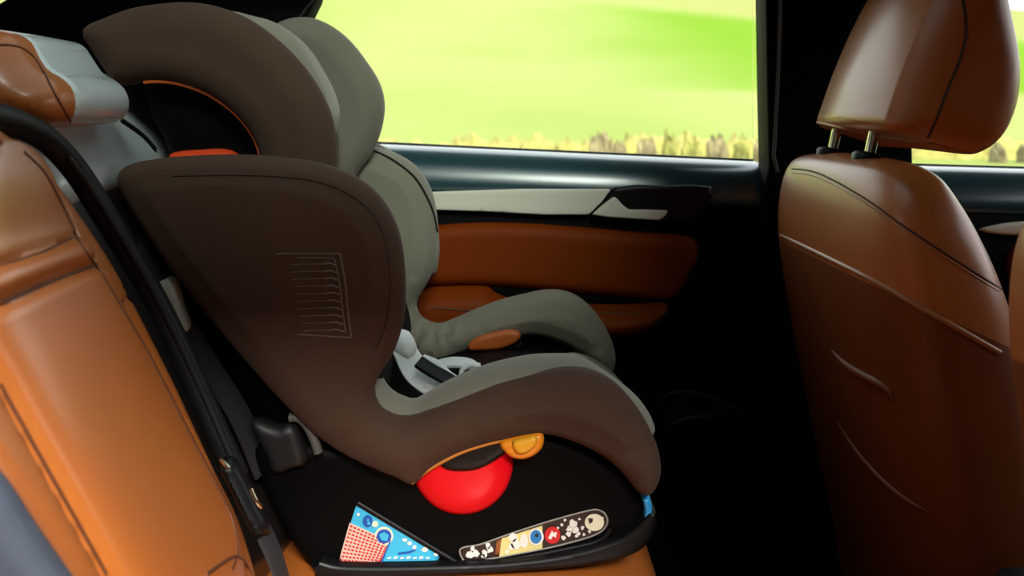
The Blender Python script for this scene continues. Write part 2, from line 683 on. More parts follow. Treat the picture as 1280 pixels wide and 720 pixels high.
slabbox('floor', -1.3, 1.6, 0.0, 1.56, -0.86, -0.80, CARPET)
# roof panel with the opening of a panoramic glass roof
RX0, RX1, RY0, RY1 = -.45, .30, .32, 1.20
struct(link('ceiling', *merge([rbox('c', ((a + b) / 2, (c + d) / 2, .395), (b - a, d - c, .05), .008, None, link_it=False) for a, b, c, d in
       ((-1.25, RX0, .06, 1.50), (RX1, 1.40, .06, 1.50), (RX0, RX1, .06, RY0), (RX0, RX1, RY1, 1.50))]), HEADLINER))
struct(rbox('window_2', ((RX0 + RX1) / 2, (RY0 + RY1) / 2, .40), (RX1 - RX0 + .002, RY1 - RY0 + .002, .006), .001, ROOFGLASS))


def yplate(name, px, d, t, m, bev=0.006):
    """flat panel lying in a plane Y = d with thickness t away from the camera"""
    return sidepuff(name, px, d, m, None, Tf=0.008, Tb=t, r=bev, mode='slab', sub=1, step=0.03)


# pillars on the far side
BP = yplate('trim_1', [(954, -170), (956, 0), (958, 120), (960, 207), (956, 225), (954, 300), (950, 840), (1150, 840), (1146, 300), (1139, 205), (1137, 100), (1135, -170)], 1.43, 0.06, DOORBLK)
struct(BP)
sv, sf = tube('seal', [at(x, y, 1.418) for x, y in ((976, -150), (975, 12), (973, 80), (969, 170), (967, 195), (972, 215))], 0.003, RUBBER, link_it=False)
SEAL = link('seal_strip', sv, sf, mat('grey_rubber', (0.10, 0.10, 0.10), 0.5), BP)
SEAL['label'] = 'thin grey rubber edge strip'
CP = yplate('trim_2', [(425, -170), (396, 0), (384, 24), (372, 60), (380, 150), (395, 240), (-250, 330), (-260, 100), (-20, 18), (22, -8), (60, -45), (90, -170)], 1.44, 0.05, HEADLINER)
struct(CP)
seam('trim_line', [CP], [(392, 0), (383, 10), (374, 23)], 0.0016, mat('grey_line', (0.12, 0.12, 0.12), .6), CP)
# rear quarter pane between pillar and tailgate
qg = yplate('window_1', [(-330, -170), (95, -170), (60, -40), (20, -4), (-20, 22), (-260, 105), (-330, 100)], 1.45, 0.004, GLASS, 0.002)
struct(qg)
# back wall (tailgate and parcel shelf), front bulkhead and near-side shell
slabbox('wall_back', -1.28, -1.22, 0.0, 1.56, -0.86, 0.22, HEADLINER)
slabbox('wall_front', 1.45, 1.55, 0.0, 1.56, -0.86, -0.14, BLACK)
slabbox('wall_near_block', 0.46, 1.45, -0.02, 0.04, -0.86, 0.33, DOORBLK)  # unseen near side, made solid with no window to block light
slabbox('trim_4', 0.40, 0.52, -0.02, 0.05, -0.86, 0.42, DOORBLK)
slabbox('trim_5', -1.25, 1.40, 0.0, 0.07, 0.32, 0.42, HEADLINER)
slabbox('wall_far', -1.26, -.80, 1.44, 1.56, -.86, -.02, HEADLINER)
slabbox('trim_6', -1.0, 1.40, 1.40, 1.56, -.82, -.655, DOORBLK)
wall2 = struct(rbox('wall_rear_block', (-4.15, -3.4, 1.6), (8.0, 3.6, 5.8), .05, mat('dark_block_render', (.03, .03, .03), .95, ('noise', 40, .5)), None))  # unseen dark block added outside to stop sky light from behind
# blue-grey wheel arch trim beside the near backrest
BG = sidepuff('trim_3', [(-420, 420), (-200, 470), (-60, 545), (0, 606), (30, 652), (78, 722), (130, 800), (170, 900), (220, 1100), (260, 1500), (-420, 1500)], 0.45, BLUEGREY, Tf=0.01, Tb=0.015, r=0.012, mode='slab')
struct(BG)


# ------------------------------------------------------------------ far doors
def door(name, label, x0, x1, za, zb, xa, xb):
    root = thing(name, label, 'car door', ((x0 + x1) / 2, 1.48, -0.72))

    def zl(x):
        return za + (zb - za) * (x - xa) / (xb - xa)
    prof = [(1.545, -.004, 1), (1.535, 0, 1), (1.52, .002, 1), (1.50, .0, 1), (1.482, -.006, 1), (1.467, -.017, 1), (1.456, -.032, 1), (1.449, -.050, 1), (1.447, -.066, 1),
            (1.452, -.072, 1), (1.545, -.072, 1)]
    sill = extrude_x('sill', prof, np.linspace(x0, x1, 14), zl, SILLTEAL, root)
    body = [(1.545, -.072, 1), (1.45, -.072, 1), (1.446, -.085, 1), (1.446, -.40, .5), (1.445, -.52, 0), (1.44, -.60, 0), (1.44, -.70, 0), (1.545, -.72, 0)]
    panel = extrude_x('door_panel', body, np.linspace(x0, x1, 14), zl, DOORBLK, root)
    # pane
    pv = []
    for yy in (1.526, 1.530):
        pv += [V((x0, yy, zl(x0) - .005)), V((x1, yy, zl(x1) - .005)), V((x1, yy, .40)), V((x0, yy, .40))]
    pf = [(0, 1, 2, 3), (4, 7, 6, 5), (0, 4, 5, 1), (1, 5, 6, 2), (2, 6, 7, 3), (3, 7, 4, 0)]
    link('window_pane', pv, pf, GLASS, root, smooth=False)
    # window weather strip
    wv, wf = tube('x', [V((x, 1.527, zl(x) + .001)) for x in np.linspace(x0, x1, 10)], .004, RUBBER, link_it=False)
    link('weather_strip', wv, wf, RUBBER, root)
    # upper frame
    fv, ff = rbox('f', ((x0 + x1) / 2, 1.50, .375), (x1 - x0, .07, .05), .01, HEADLINER, link_it=False)
    link('window_frame', fv, ff, HEADLINER, root)
    return root, panel, sill


RD, RDP, RDS = door('rear_car_door', 'far rear car door with cognac leather armrest, silver strip and black sill', -0.80, 0.418,
                    at(500, 183, 1.49).z, at(950, 204, 1.49).z, at(500, 183, 1.49).x, at(950, 203, 1.49).x)
FD, FDP, FDS = door('front_car_door', 'far front car door glimpsed to the right of the tan front seat shoulder', 0.672, 1.46,
                    at(1140, 209, 1.49).z, at(1280, 213, 1.49).z, at(1140, 209, 1.49).x, at(1280, 213, 1.49).x)
# silver strip, handle, upholstery of the rear door
o = sidepuff('silver_strip', [(420, 248), (480, 243), (555, 239), (650, 236), (764, 236), (752, 252), (736, 268), (680, 268), (610, 264), (545, 262), (480, 262), (420, 262)], 1.440, SILVER, RD, Tf=.007, Tb=.006, r=.0025, mode='slab', sub=1)
o['label'] = 'silver trim strip'
o = sidepuff('handle_bezel', [(768, 234), (830, 232), (888, 233), (893, 238), (880, 262), (868, 276), (800, 277), (738, 272), (750, 258)], 1.440, BLACKGL, RD, Tf=.006, Tb=.006, r=.008, sub=2)
o = sidepuff('door_handle', [(740, 268), (752, 257), (767, 246), (770, 247), (778, 256), (786, 262), (810, 262), (835, 263), (831, 270), (823, 275), (790, 273), (760, 271)], 1.428, SILVER, RD, Tf=.006, Tb=.007, r=.0025, mode='slab', sub=1, step=.004)
o['label'] = 'silver door handle'
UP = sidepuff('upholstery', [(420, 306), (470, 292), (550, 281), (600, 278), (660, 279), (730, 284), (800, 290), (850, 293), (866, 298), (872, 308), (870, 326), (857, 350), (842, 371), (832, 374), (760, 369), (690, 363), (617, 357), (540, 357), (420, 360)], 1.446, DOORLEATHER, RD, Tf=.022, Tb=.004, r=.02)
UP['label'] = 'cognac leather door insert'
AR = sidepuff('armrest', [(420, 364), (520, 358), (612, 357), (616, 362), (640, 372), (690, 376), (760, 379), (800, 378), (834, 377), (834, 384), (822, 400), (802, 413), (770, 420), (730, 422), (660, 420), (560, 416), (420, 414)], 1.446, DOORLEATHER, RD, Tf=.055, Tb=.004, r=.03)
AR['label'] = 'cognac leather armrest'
seam('stitching', [AR], [(540, 385), (620, 390), (700, 392), (760, 391), (800, 392)], .0014, LEATHER_DK, AR)
o = sidepuff('pull_recess', [(612, 357), (640, 357), (700, 362), (770, 368), (815, 374), (800, 379), (740, 379), (680, 377), (640, 372), (616, 366)], 1.443, DOORBLK, RD, Tf=.004, Tb=.004, r=.003, sub=2)
# map pocket low on the door
PK = sidepuff('door_pocket', [(560, 540), (700, 530), (790, 520), (815, 503), (838, 490), (862, 487), (900, 498), (926, 511), (934, 540), (938, 620), (930, 700), (560, 710)], 1.44, DOORBLK, RD, Tf=.055, Tb=.005, r=.03)
seam('pocket_lip', [PK], [(815, 506), (836, 493), (862, 490), (898, 501), (922, 513)], .004, RUBBER, PK, taper=True)
seam('pocket_lip', [PK], [(828, 540), (850, 526), (890, 521), (922, 520)], .006, RUBBER, PK, taper=True)
# silver strip of the front door
o = sidepuff('silver_strip', [(1222, 287), (1240, 282), (1262, 278), (1300, 276), (1380, 276), (1380, 293), (1300, 294), (1250, 293)], 1.440, SILVER, FD, Tf=.007, Tb=.006, r=.006, sub=2)
o['label'] = 'silver trim strip'
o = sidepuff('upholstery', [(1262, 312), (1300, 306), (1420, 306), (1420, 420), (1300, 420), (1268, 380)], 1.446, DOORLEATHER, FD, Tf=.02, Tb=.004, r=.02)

# ================================================================== FRONT SEATS
def front_seat(label):
    root = thing('front_car_seat', label, 'car seat', (0.62, 1.165, -0.80))
    Yc = 1.165
    keys = [(-.056, .446, .466, .050), (-.060, .428, .484, .112), (-.067, .415, .494, .165), (-.078, .407, .503, .193), (-.098, .400, .514, .211),
            (-.13, .394, .532, .224), (-.19, .392, .560, .233), (-.30, .408, .592, .238), (-.45, .438, .612, .240), (-.62, .476, .63, .240), (-.72, .495, .635, .236), (-.74, .505, .625, .224)]
    K = catmull(keys, False, 7)
    rings = []
    for z, xr, xf, hw in K:
        xm, a = (xr + xf) / 2, (xf - xr) / 2
        ring = []
        for k in range(72):
            t = 2 * math.pi * k / 72
            c, s = math.cos(t), math.sin(t)
            e = 2 / 3.0
            X = xm + a * math.copysign(abs(c) ** e, c)
            Y = Yc + hw * math.copysign(abs(s) ** e, s)
            ring.append(V((X, Y, z)))
        rings.append(ring)
    lv, lf = loft('backrest', rings, LEATHER, None, False)
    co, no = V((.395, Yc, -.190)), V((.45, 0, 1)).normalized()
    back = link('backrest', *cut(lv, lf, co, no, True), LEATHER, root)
    panel = link('back_panel', *cut(lv, lf, co, no, False), LEATHER_SHADED, root)  # darker copy of the leather holds the shade below the piping
    panel['label'] = 'brown leather back panel below the piping, shade put into its colour'
    # seat cushion (towards the dashboard)
    cu = puff('seat_cushion', [(.50, -.50), (.60, -.47), (.80, -.46), (.98, -.45), (1.03, -.48), (1.03, -.58), (.98, -.62), (.60, -.64), (.50, -.62)], (0, Yc, 0), (1, 0, 0), (0, 0, 1),
              slab(.24, .04), slab(.24, .04), LEATHER, root, r=.04, en=(0, -1, 0), step=.02)
    v, f = merge([rbox('b', (.76, Yc, -.67), (.46, .40, .09), .02, BLACK, link_it=False)] +
                 [rbox('b', (.76, Yc + s * .2, -.765), (.52, .04, .085), .008, BLACK, link_it=False) for s in (-1, 1)])
    link('seat_base', v, f, BLACK, root)
    # headrest: side profile, swelling to both sides, hollowed a little across
    prof = [(.449, -.012), (.455, .012), (.470, .06), (.495, .125), (.517, .170), (.532, .188), (.552, .188), (.568, .165), (.580, .115), (.588, .06), (.585, .015), (.572, -.022), (.555, -.042), (.536, -.048), (.505, -.038), (.470, -.025), (.455, -.020)]

    prof = [(.449 + (x - .449) * 1.13, z) for x, z in prof]

    def bend(w):
        return V((w.x - .018 + 0.9 * (w.y - Yc) ** 2, w.y, w.z - 0.25 * (w.y - Yc) ** 2))
    hr = puff('headrest', prof, (0, Yc, 0), (1, 0, 0), (0, 0, 1), slab(.152, .045), slab(.152, .045), LEATHER, root, r=.045, en=(0, -1, 0), post=bend)
    for y, nm in ((1.112, 0), (1.240, 1)):
        b = V((.447, y, -.075)); t = V((.462, y, -.005))
        v, f = tube('p', [b.lerp(t, k / 6) for k in range(7)], .0068, CHROME, link_it=False, seg=16)
        ps = link('post', v, f, CHROME, root)
        ps['label'] = 'chrome headrest post'
        z0 = -.0565
        v, f = lathe(b.lerp(t, (z0 + .075) / .07), (t - b).normalized(), [(.020, -.008), (.021, .000), (.018, .004), (.011, .006), (.008, .006)])
        link('post_collar', v, f, BLACKGL, root)
    return root, back, hr, panel


FS, FSB, FSH, FSP = front_seat('far front car seat in cognac leather with its headrest whole in view')
st = mat('dark_stitching', (0.06, 0.018, 0.006), .7)
seam('shoulder_stitching', [FSB], [(990, 211), (1015, 214), (1045, 227), (1090, 254), (1130, 283), (1190, 322), (1252, 362)], .0012, st, FSB)
seam('shoulder_stitching', [FSB], [(990, 216), (1015, 219), (1045, 232), (1090, 259), (1130, 288), (1190, 327), (1248, 364)], .0010, LEATHER_LT, FSB)
o = seam('piping', [FSB, FSP], [(966, 289), (975, 294), (1000, 306), (1050, 330), (1100, 355), (1150, 384), (1200, 412), (1250, 441)], .0032, LEATHER_LT, FSB)
if o: o['label'] = 'raised pale piping'
seam('pocket_edge', [FSP], [(1040, 438), (1055, 454), (1080, 470), (1100, 480), (1114, 492), (1117, 505)], .006, LEATHER_SHADED, FSP, taper=True)
seam('pocket_edge', [FSP], [(1046, 525), (1068, 560), (1105, 602), (1135, 626), (1160, 640)], .004, LEATHER_SHADED, FSP, taper=True)
seam('seam_line', [FSH], [(1196, -30), (1205, 10), (1207, 45), (1198, 80), (1185, 110), (1172, 145), (1160, 172)], .0018, st, FSH)
o = seam('piping', [FSH], [(1022, 153), (1060, 161), (1100, 170), (1140, 176), (1165, 179), (1195, 188), (1215, 191), (1234, 183)], .0022, LEATHER_LT, FSH)


def copy_tree(o, parent=None, off=None):
    c = o.copy()
    COL.objects.link(c)
    c.parent = parent
    for ch in list(o.children):
        copy_tree(ch, c)
    return c


FN = copy_tree(FS)
FN.location = (FS.location.x - .034, FS.location.y - .69, FS.location.z + .012)
FN['label'] = 'near front car seat, only its dark rear edge showing at the right border'
FS['group'] = FN['group'] = 'front seats'

# centre console between the front seats, added to darken the far seat back, below view
CN = thing('added_console', 'black centre console added between the two front seats to cut light', 'console', (.8, .83, -.80))
puff('added_console_body', [(.44, -.80), (.445, -.56), (.45, -.52), (.48, -.50), (.70, -.49), (1.20, -.49), (1.24, -.52), (1.24, -.80)], (0, .822, 0), (1, 0, 0), (0, 0, 1), slab(.085, .02), slab(.085, .02), DOORBLK, CN, r=.02, en=(0, -1, 0), step=.02)
rv = [rbox('x', (.448, .822, z), (.012, .10, .008), .002, None, link_it=False) for z in (-.55, -.565, -.58, -.595)]
o = link('added_console_vent', *merge(rv), BLACKGL, CN)
rbox('added_console_lid', (.64, .822, -.48), (.30, .15, .04), .012, RUBBER, CN)

# ================================================================== REAR SEATS
EU = V((0.15, -1, 0)).normalized()       # across the near backrest, towards the near door


def yplane(k=.15, y0=.79):
    # plane X = -.402 - .44 Z + k (y0 - Y)
    n = V((1, k, .44)).normalized()
    p0 = V((-.402 + k * y0, 0, 0))
    return p0, n


P0, PN = yplane()


def onp(px, py, p0=None, n=None, lift=0.0):
    p0 = P0 if p0 is None else p0
    n = PN if n is None else n
    d = ray(px, py)
    t = (p0 + n * lift).dot(n) / d.dot(n)
    return d * t


EVn = V((-.44, 0, 1)); EVn = (EVn - PN * EVn.dot(PN)).normalized()
EUn = EVn.cross(PN).normalized()
if EUn.y > 0:
    EUn = -EUn
ORG = onp(150, 450)


def uvp(px, py):
    w = onp(px, py) - ORG
    return (w.dot(EUn), w.dot(EVn))


def unpx(p):
    return (CX + F * p.x / p.y, HY - F * p.z / p.y)


NB = thing('rear_seatback', 'near rear seat backrest in cognac leather with a horizontal padded band', 'car seat', (-.2, .6, -.62))
outl = [uvp(x, y) for x, y in ((-60, 150), (0, 163), (25, 165), (48, 180), (75, 212), (105, 255), (135, 300), (165, 352), (195, 410), (225, 470), (252, 528), (275, 577), (305, 640), (330, 718), (345, 800), (360, 880),
                               (150, 860), (78, 724), (36, 660), (0, 608), (-40, 545), (-90, 460), (-100, 300), (-85, 200))]
seamR = np.array([uvp(x, y) for x, y in ((-40, 190), (20, 185), (55, 215), (80, 262), (100, 305), (122, 335), (150, 382), (178, 430), (205, 481), (230, 530), (252, 572), (275, 616), (291, 652), (298, 690), (300, 720), (300, 800), (300, 900))])
seamL = np.array([uvp(x, y) for x, y in ((-120, 250), (-60, 375), (5, 488), (32, 538), (60, 588), (98, 655), (135, 720), (180, 800), (230, 900))])
bandA = np.array([uvp(x, y) for x, y in ((-60, 352), (0, 331), (50, 315), (90, 296), (100, 290))])
bandB = np.array([uvp(x, y) for x, y in ((-60, 405), (0, 379), (60, 353), (95, 340), (122, 331))])


def line_fn(pts):
    """u as a function of v, for a line running along the backrest"""
    q = resample(catmull(pts, False, 8), .004, False)
    q = q[np.argsort(q[:, 1])]
    return lambda v: np.interp(v, q[:, 1], q[:, 0])


def band_fn(pts):
    q = resample(catmull(pts, False, 8), .004, False)
    q = q[np.argsort(q[:, 0])]
    return lambda u: np.interp(u, q[:, 0], q[:, 1])


uR, uL, vA, vB = line_fn(seamR), line_fn(seamL), band_fn(bandA), band_fn(bandB)


def sm(x):
    x = np.clip(x, 0, 1)
    return x * x * (3 - 2 * x)


def nb_h(u, v, d):
    h = dome(.022, .03)(u, v, d)
    r_, l_ = uR(v), uL(v)
    inner = np.clip(np.minimum(u - r_, l_ - u), 0, None)
    h = h + .012 * (1 - np.exp(-inner / .016))
    for s_ in (r_, l_):
        h = h - .0045 * np.exp(-((u - s_) / .0045) ** 2)
    ins = (inner > 0)
    a, b = vA(u), vB(u)
    h = h - ins * (.004 * np.exp(-((v - a) / .0035) ** 2) + .007 * np.exp(-((v - b) / .005) ** 2))
    h = h + ins * .004 * np.exp(-((v - (a + b) / 2) / .016) ** 2)
    h = h + ins * .012 * sm((v - a) / .06) * sm(inner / .07)
    # slight stretched folds
    h = h - .003 * np.exp(-((v - fold_v) / .003) ** 2) * (u < r_)
    h = h - .0018 * np.exp(-((v - fold_v - .009) / .002) ** 2) * (u < r_)
    return h


fold_v = uvp(157, 374)[1]
NBB = puff('backrest', outl, ORG - PN * .022, EUn, EVn, nb_h, dome(.09, .03), LEATHER, NB, r=.03, step=.004, en=PN)
seam('seam_line', [NBB], [(30, 190), (55, 215), (80, 262), (100, 305), (122, 335), (150, 382), (178, 430), (205, 481), (230, 530), (252, 572), (275, 616), (291, 652), (297, 690), (290, 712)], .0011, LEATHER_DK, NBB)
seam('seam_line', [NBB], [(0, 480), (32, 538), (60, 588), (98, 655), (133, 718)], .0011, LEATHER_DK, NBB)
seam('band_seam', [NBB], [(0, 379), (60, 354), (95, 340), (121, 330)], .0013, LEATHER_DK, NBB)
seam('band_seam', [NBB], [(0, 332), (50, 316), (90, 297)], .0009, LEATHER_DK, NBB)
seam('seam_line', [NBB], [(258, 718), (278, 704), (295, 695), (306, 703), (314, 718)], .0014, LEATHER_DK, NBB)
seam('fold', [NBB], [(146, 381), (156, 374), (171, 366)], .0012, LEATHER_DK, NBB, taper=True)
# black edge trim along the inner side
et = [onp(x, y, lift=-.004) for x, y in ((-30, 140), (15, 152), (58, 174), (94, 212), (124, 258), (154, 306), (187, 362), (217, 420), (246, 482), (271, 538), (290, 580), (297, 596))]
ET = tube('edge_trim', [V(q) for q in catmull([tuple(p) for p in et], False, 6)], .0108, RUBBER, NB, seg=14)
ET['label'] = 'black edge trim'
et2 = [onp(x, y, lift=.001) for x, y in ((84, 196), (109, 230), (136, 272), (166, 321), (198, 377), (227, 434), (256, 496), (279, 548), (293, 580))]
tube('trim_bead', [V(q) for q in catmull([tuple(p) for p in et2], False, 6)], .0035, RUBBER, ET, seg=8)
# near headrest, almost wholly outside the frame
HN = sidepuff('headrest', [(-160, 60), (-80, 52), (-20, 62), (2, 76), (14, 96), (20, 120), (20, 145), (10, 158), (-20, 170), (-80, 172), (-150, 168), (-175, 120)], .60, LEATHER, NB, Tf=.09, Tb=.09, r=.04, mode='slab', pxd=.71)
seam('piping', [HN], [(-4, 74), (6, 92), (14, 115), (16, 140), (8, 156)], .0016, LEATHER_LT, HN)
v, f = tube('p', [V((-.44, .60, -.055)), V((-.435, .60, .0))], .006, CHROME, link_it=False)
link('post', v, f, CHROME, NB)

# far part of the rear backrest
FB = thing('rear_seatback', 'far rear seat backrest behind the child car seat, its top coloured pale as sheen', 'car seat', (-.2, 1.1, -.62))
p0f, nf = V((-.455, 0, 0)), V((1, 0, .44)).normalized()
evf = V((-.44, 0, 1)).normalized()
ORF = V((-.455, 0, 0))
top = .045
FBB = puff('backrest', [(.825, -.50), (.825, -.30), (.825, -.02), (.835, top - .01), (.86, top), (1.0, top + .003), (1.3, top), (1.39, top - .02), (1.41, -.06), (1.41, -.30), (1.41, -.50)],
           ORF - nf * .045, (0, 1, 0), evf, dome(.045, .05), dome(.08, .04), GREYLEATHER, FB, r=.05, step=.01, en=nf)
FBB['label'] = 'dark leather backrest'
TP = puff('top_sheen', [(.822, -.085), (.822, 0), (.832, .032), (.87, .047), (1.0, .05), (1.25, .05), (1.25, -.06), (1.1, -.085), (.95, -.092)], ORF - nf * .012, (0, 1, 0), evf, dome(.022, .03), dome(.012, .02), SHEENLEATHER, FB, r=.03, step=.008, en=nf)  # sheen on the rounded backrest top, painted as a pale piece
TP['label'] = 'pale backrest top, sheen put into its colour'
HC = sidepuff('headrest', [(-60, 60), (-20, 48), (40, 46), (85, 51), (108, 60), (119, 77), (130, 93), (148, 104), (159, 117), (161, 136), (152, 151), (125, 157), (95, 158), (60, 150), (20, 146), (-40, 140), (-75, 100)], .835, LEATHER, FB,
              Tf=.09, Tb=.09, r=.04, mode='slab', pxd=.91)
HC['label'] = 'cognac leather headrest'
o = sidepuff('front_sheen', [(-20, 47), (20, 46), (60, 48), (106, 56), (120, 74), (132, 91), (150, 102), (162, 116), (164, 136), (154, 151), (128, 154), (112, 148), (100, 120), (80, 90), (50, 70), (0, 66)], .85, SHEENLEATHER, HC,
             Tf=.068, Tb=.078, r=.03, mode='slab', pxd=.91)  # sheen on the headrest's front face, painted as a pale piece
o['label'] = 'pale front of the headrest, sheen put into its colour'
seam('piping', [HC], [(0, 56), (22, 58), (38, 67), (52, 86), (66, 113), (80, 138), (88, 152)], .0012, LEATHER_DK, HC)
for y in (.79, .88):
    v, f = tube('p', [V((-.455, y, -.05)), V((-.47, y, .03))], .006, CHROME, link_it=False)
    link('post', v, f, CHROME, FB)
seam('top_seam', [TP], [(150, 150), (165, 160), (180, 172), (193, 187)], .0035, RUBBER, TP)
# bench cushion
BC = thing('rear_seat_cushion', 'cognac leather rear bench cushion under the child car seat', 'car seat', (0, .9, -.80))
puff('cushion', [(-.30, -.50), (-.22, -.487), (0.0, -.489), (.09, -.492), (.145, -.505), (.168, -.54), (.172, -.60), (.16, -.68), (.12, -.70), (-.28, -.70), (-.31, -.60)], (0, .89, 0), (1, 0, 0), (0, 0, 1),
     slab(.47, .03), slab(.47, .03), LEATHER, BC, r=.03, en=(0, -1, 0), step=.02)
v, f = rbox('b', (-.08, .89, -.75), (.36, .86, .10), .01, BLACK, link_it=False)
link('cushion_base', v, f, BLACK, BC)

# seat belt buckle beside the near backrest
BK = thing('seat_belt_buckle', 'black seat belt buckle hanging at the foot of the near backrest edge', 'buckle', tuple(at(310, 660, .80)))


def buckle_axis(a, b, d):
    return at(*a, d), at(*b, d)


bk = sidepuff('buckle_body', [(277, 572), (290, 570), (303, 590), (322, 628), (338, 664), (330, 672), (318, 668), (303, 640), (286, 606), (276, 586)], .775, BLACKGL, BK, Tf=.012, Tb=.014, r=.012)
for pts in (((277, 575), (281, 579), (287, 586)), ((313, 611), (317, 620), (322, 630), (326, 634))):
    s_ = seam('metal_slot', [bk], list(pts), .0024, CHROME, bk)
    if s_: s_['label'] = 'shiny metal slot'
ribbon('buckle_strap', [at(330, 665, .78), at(345, 700, .78), at(362, 760, .785), at(372, 800, .79)], (0, 1, 0), .03, .004, WEB, BK)

# ================================================================== CHILD CAR SEAT
CS = thing('child_car_seat', 'brown and taupe child car seat strapped on the rear bench', 'child seat', (-.05, 1.12, -.49))
YN, YF, YM = .92, 1.325, 1.1225
cover_px = [(149, 222), (158, 208), (200, 198), (250, 194), (300, 193), (350, 196), (405, 205), (445, 221), (470, 240), (488, 265), (500, 295), (506, 335), (507, 375), (502, 412), (490, 444), (474, 470), (468, 487),
            (476, 507), (495, 518), (513, 520), (535, 512), (570, 497), (620, 478), (660, 468), (700, 460), (735, 462), (765, 476), (792, 503), (812, 535), (824, 567), (825, 592), (816, 612), (806, 618), (794, 610), (780, 592), (760, 573), (735, 558), (705, 546), (680, 541),
            (640, 546), (605, 554), (575, 564), (545, 580), (516, 603), (495, 594), (460, 580), (425, 562), (395, 540), (360, 506), (320, 462), (280, 415), (245, 372), (212, 330), (185, 290), (163, 255)]
cov2 = side(cover_px, YN)
cov_smooth = resample(catmull(cov2, True, 8), .006)


def cover_h(T, wrinkle=0.0, groove=True):
    def h(u, v, d):
        z = dome(T, .034)(u, v, d)
        px = CX + F * u / YN
        py = HY - F * v / YN
        if groove:
            ok = ((py < 480) & (px > 170)) | ((px > 480) & (py < 560) & (px < 815))
            top_side = (py < 430 + 0 * px) | (px > 470)
            lower = (py > 520) & (px < 700)
            z = z - ok * top_side * (~lower) * .0040 * np.exp(-((d - .021) / .0028) ** 2)
        # creases fanning from the wing and arm junction
        for ang, a in ((-2.6, .0040), (-2.25, .0034), (-1.95, .0040), (-1.6, .003)):
            cx, cy = 470, 515
            dx, dy = (px - cx), (py - cy)
            ca, sa = math.cos(ang), -math.sin(ang)
            along = dx * ca + dy * sa
            off = -dx * sa + dy * ca
            z = z - a * np.exp(-(off / 5.0) ** 2) * np.exp(-((along - 35) / 28.) ** 2)
        if wrinkle:
            w = np.exp(-((px - 495) / 42.) ** 2) * np.exp(-((py - 525) / 32.) ** 2)
            z = z + wrinkle * w * np.sin((px + .25 * (py - 500)) / 4.3) + 0
        return z
    return h


COVN = puff('side_wing', cov2, (0, YN, 0), (1, 0, 0), (0, 0, 1), cover_h(.030), dome(.045, .034), FABRIC, CS, r=.034, step=.006, en=(0, -1, 0))
seam('wing_seam', [COVN], [(215, 220), (300, 219), (350, 221), (400, 228), (438, 244), (466, 268), (481, 300), (487, 340), (487, 378), (481, 410), (470, 436)], .0007, mat('brown_thread', (.025, .014, .010), .9), COVN)
COVN['label'] = 'brown fabric side wing and arm, near side'
COVF = puff('side_wing', cov2, (0, YF, 0), (1, 0, 0), (0, 0, 1), cover_h(.045, .013), dome(.03, .034), FABRIC_IN, CS, r=.034, step=.006, en=(0, -1, 0))
COVF['label'] = 'taupe fabric side wing and arm, far side'
# outer rim of the far wing
rim = [(410, 172), (445, 170), (478, 182), (505, 200), (526, 226), (541, 256), (548, 290), (549, 318), (542, 345), (530, 340), (500, 260), (450, 200)]
o = sidepuff('outer_rim', rim, 1.385, FABRIC_IN, COVF, Tf=.018, Tb=.02, r=.02)
seam('rim_seam', [COVF, o], [(452, 186), (467, 189), (485, 197), (502, 208), (519, 223), (533, 246), (542, 268), (546, 290)], .0022, DARKFAB, COVF)
# light padded roll along the top of the near arm
roll = [(466, 476), (475, 474), (483, 486), (493, 495), (504, 500), (515, 503), (535, 492), (560, 478), (607, 459), (660, 447), (700, 445), (727, 447), (747, 459), (777, 480), (802, 503), (815, 524), (818, 540), (808, 542), (795, 530), (770, 505), (740, 490), (700, 488), (650, 495), (600, 512), (540, 535), (510, 535), (480, 520), (466, 500)]
o = sidepuff('arm_pad', roll, .95, FABRIC_IN, CS, Tf=.045, Tb=.05, r=.028)
o['label'] = 'taupe padded roll on near arm'

# seat shell behind the covers
sh = [(170, 232), (215, 300), (255, 372), (300, 430), (340, 490), (380, 545), (420, 575), (470, 590), (470, 520), (440, 440), (440, 330), (430, 250), (380, 215), (260, 210)]
SHELL = sidepuff('back_shell', [(150, 240), (190, 318), (232, 392), (262, 440), (292, 492), (330, 545), (352, 590), (420, 600), (470, 590), (450, 520), (420, 440), (410, 330), (380, 250), (250, 222)], YM, BLACK, CS, Tf=.175, Tb=.175, r=.03, mode='slab', pxd=.95)
bk2 = sidepuff('back_cushion', [(300, 300), (380, 270), (420, 290), (455, 330), (470, 420), (482, 480), (470, 520), (420, 520), (380, 420), (330, 300)], YM, DARKFAB, CS, Tf=.16, Tb=.16, r=.03, mode='slab', pxd=1.0)
cush = [(440, 545), (490, 540), (560, 534), (640, 530), (700, 530), (750, 540), (785, 560), (800, 590), (790, 620), (700, 630), (500, 630), (440, 600)]
CU = sidepuff('seat_cushion', cush, YM, DARKFAB, CS, Tf=.175, Tb=.175, r=.035, mode='slab', pxd=1.0)
# front lip pad between the arms
o = sidepuff('front_pad', [(700, 480), (715, 468), (738, 470), (765, 484), (790, 508), (802, 535), (800, 556), (770, 550), (730, 525), (690, 505)], 1.22, FABRIC_IN, CS, Tf=.06, Tb=.07, r=.03, mode='slab', pxd=1.16)

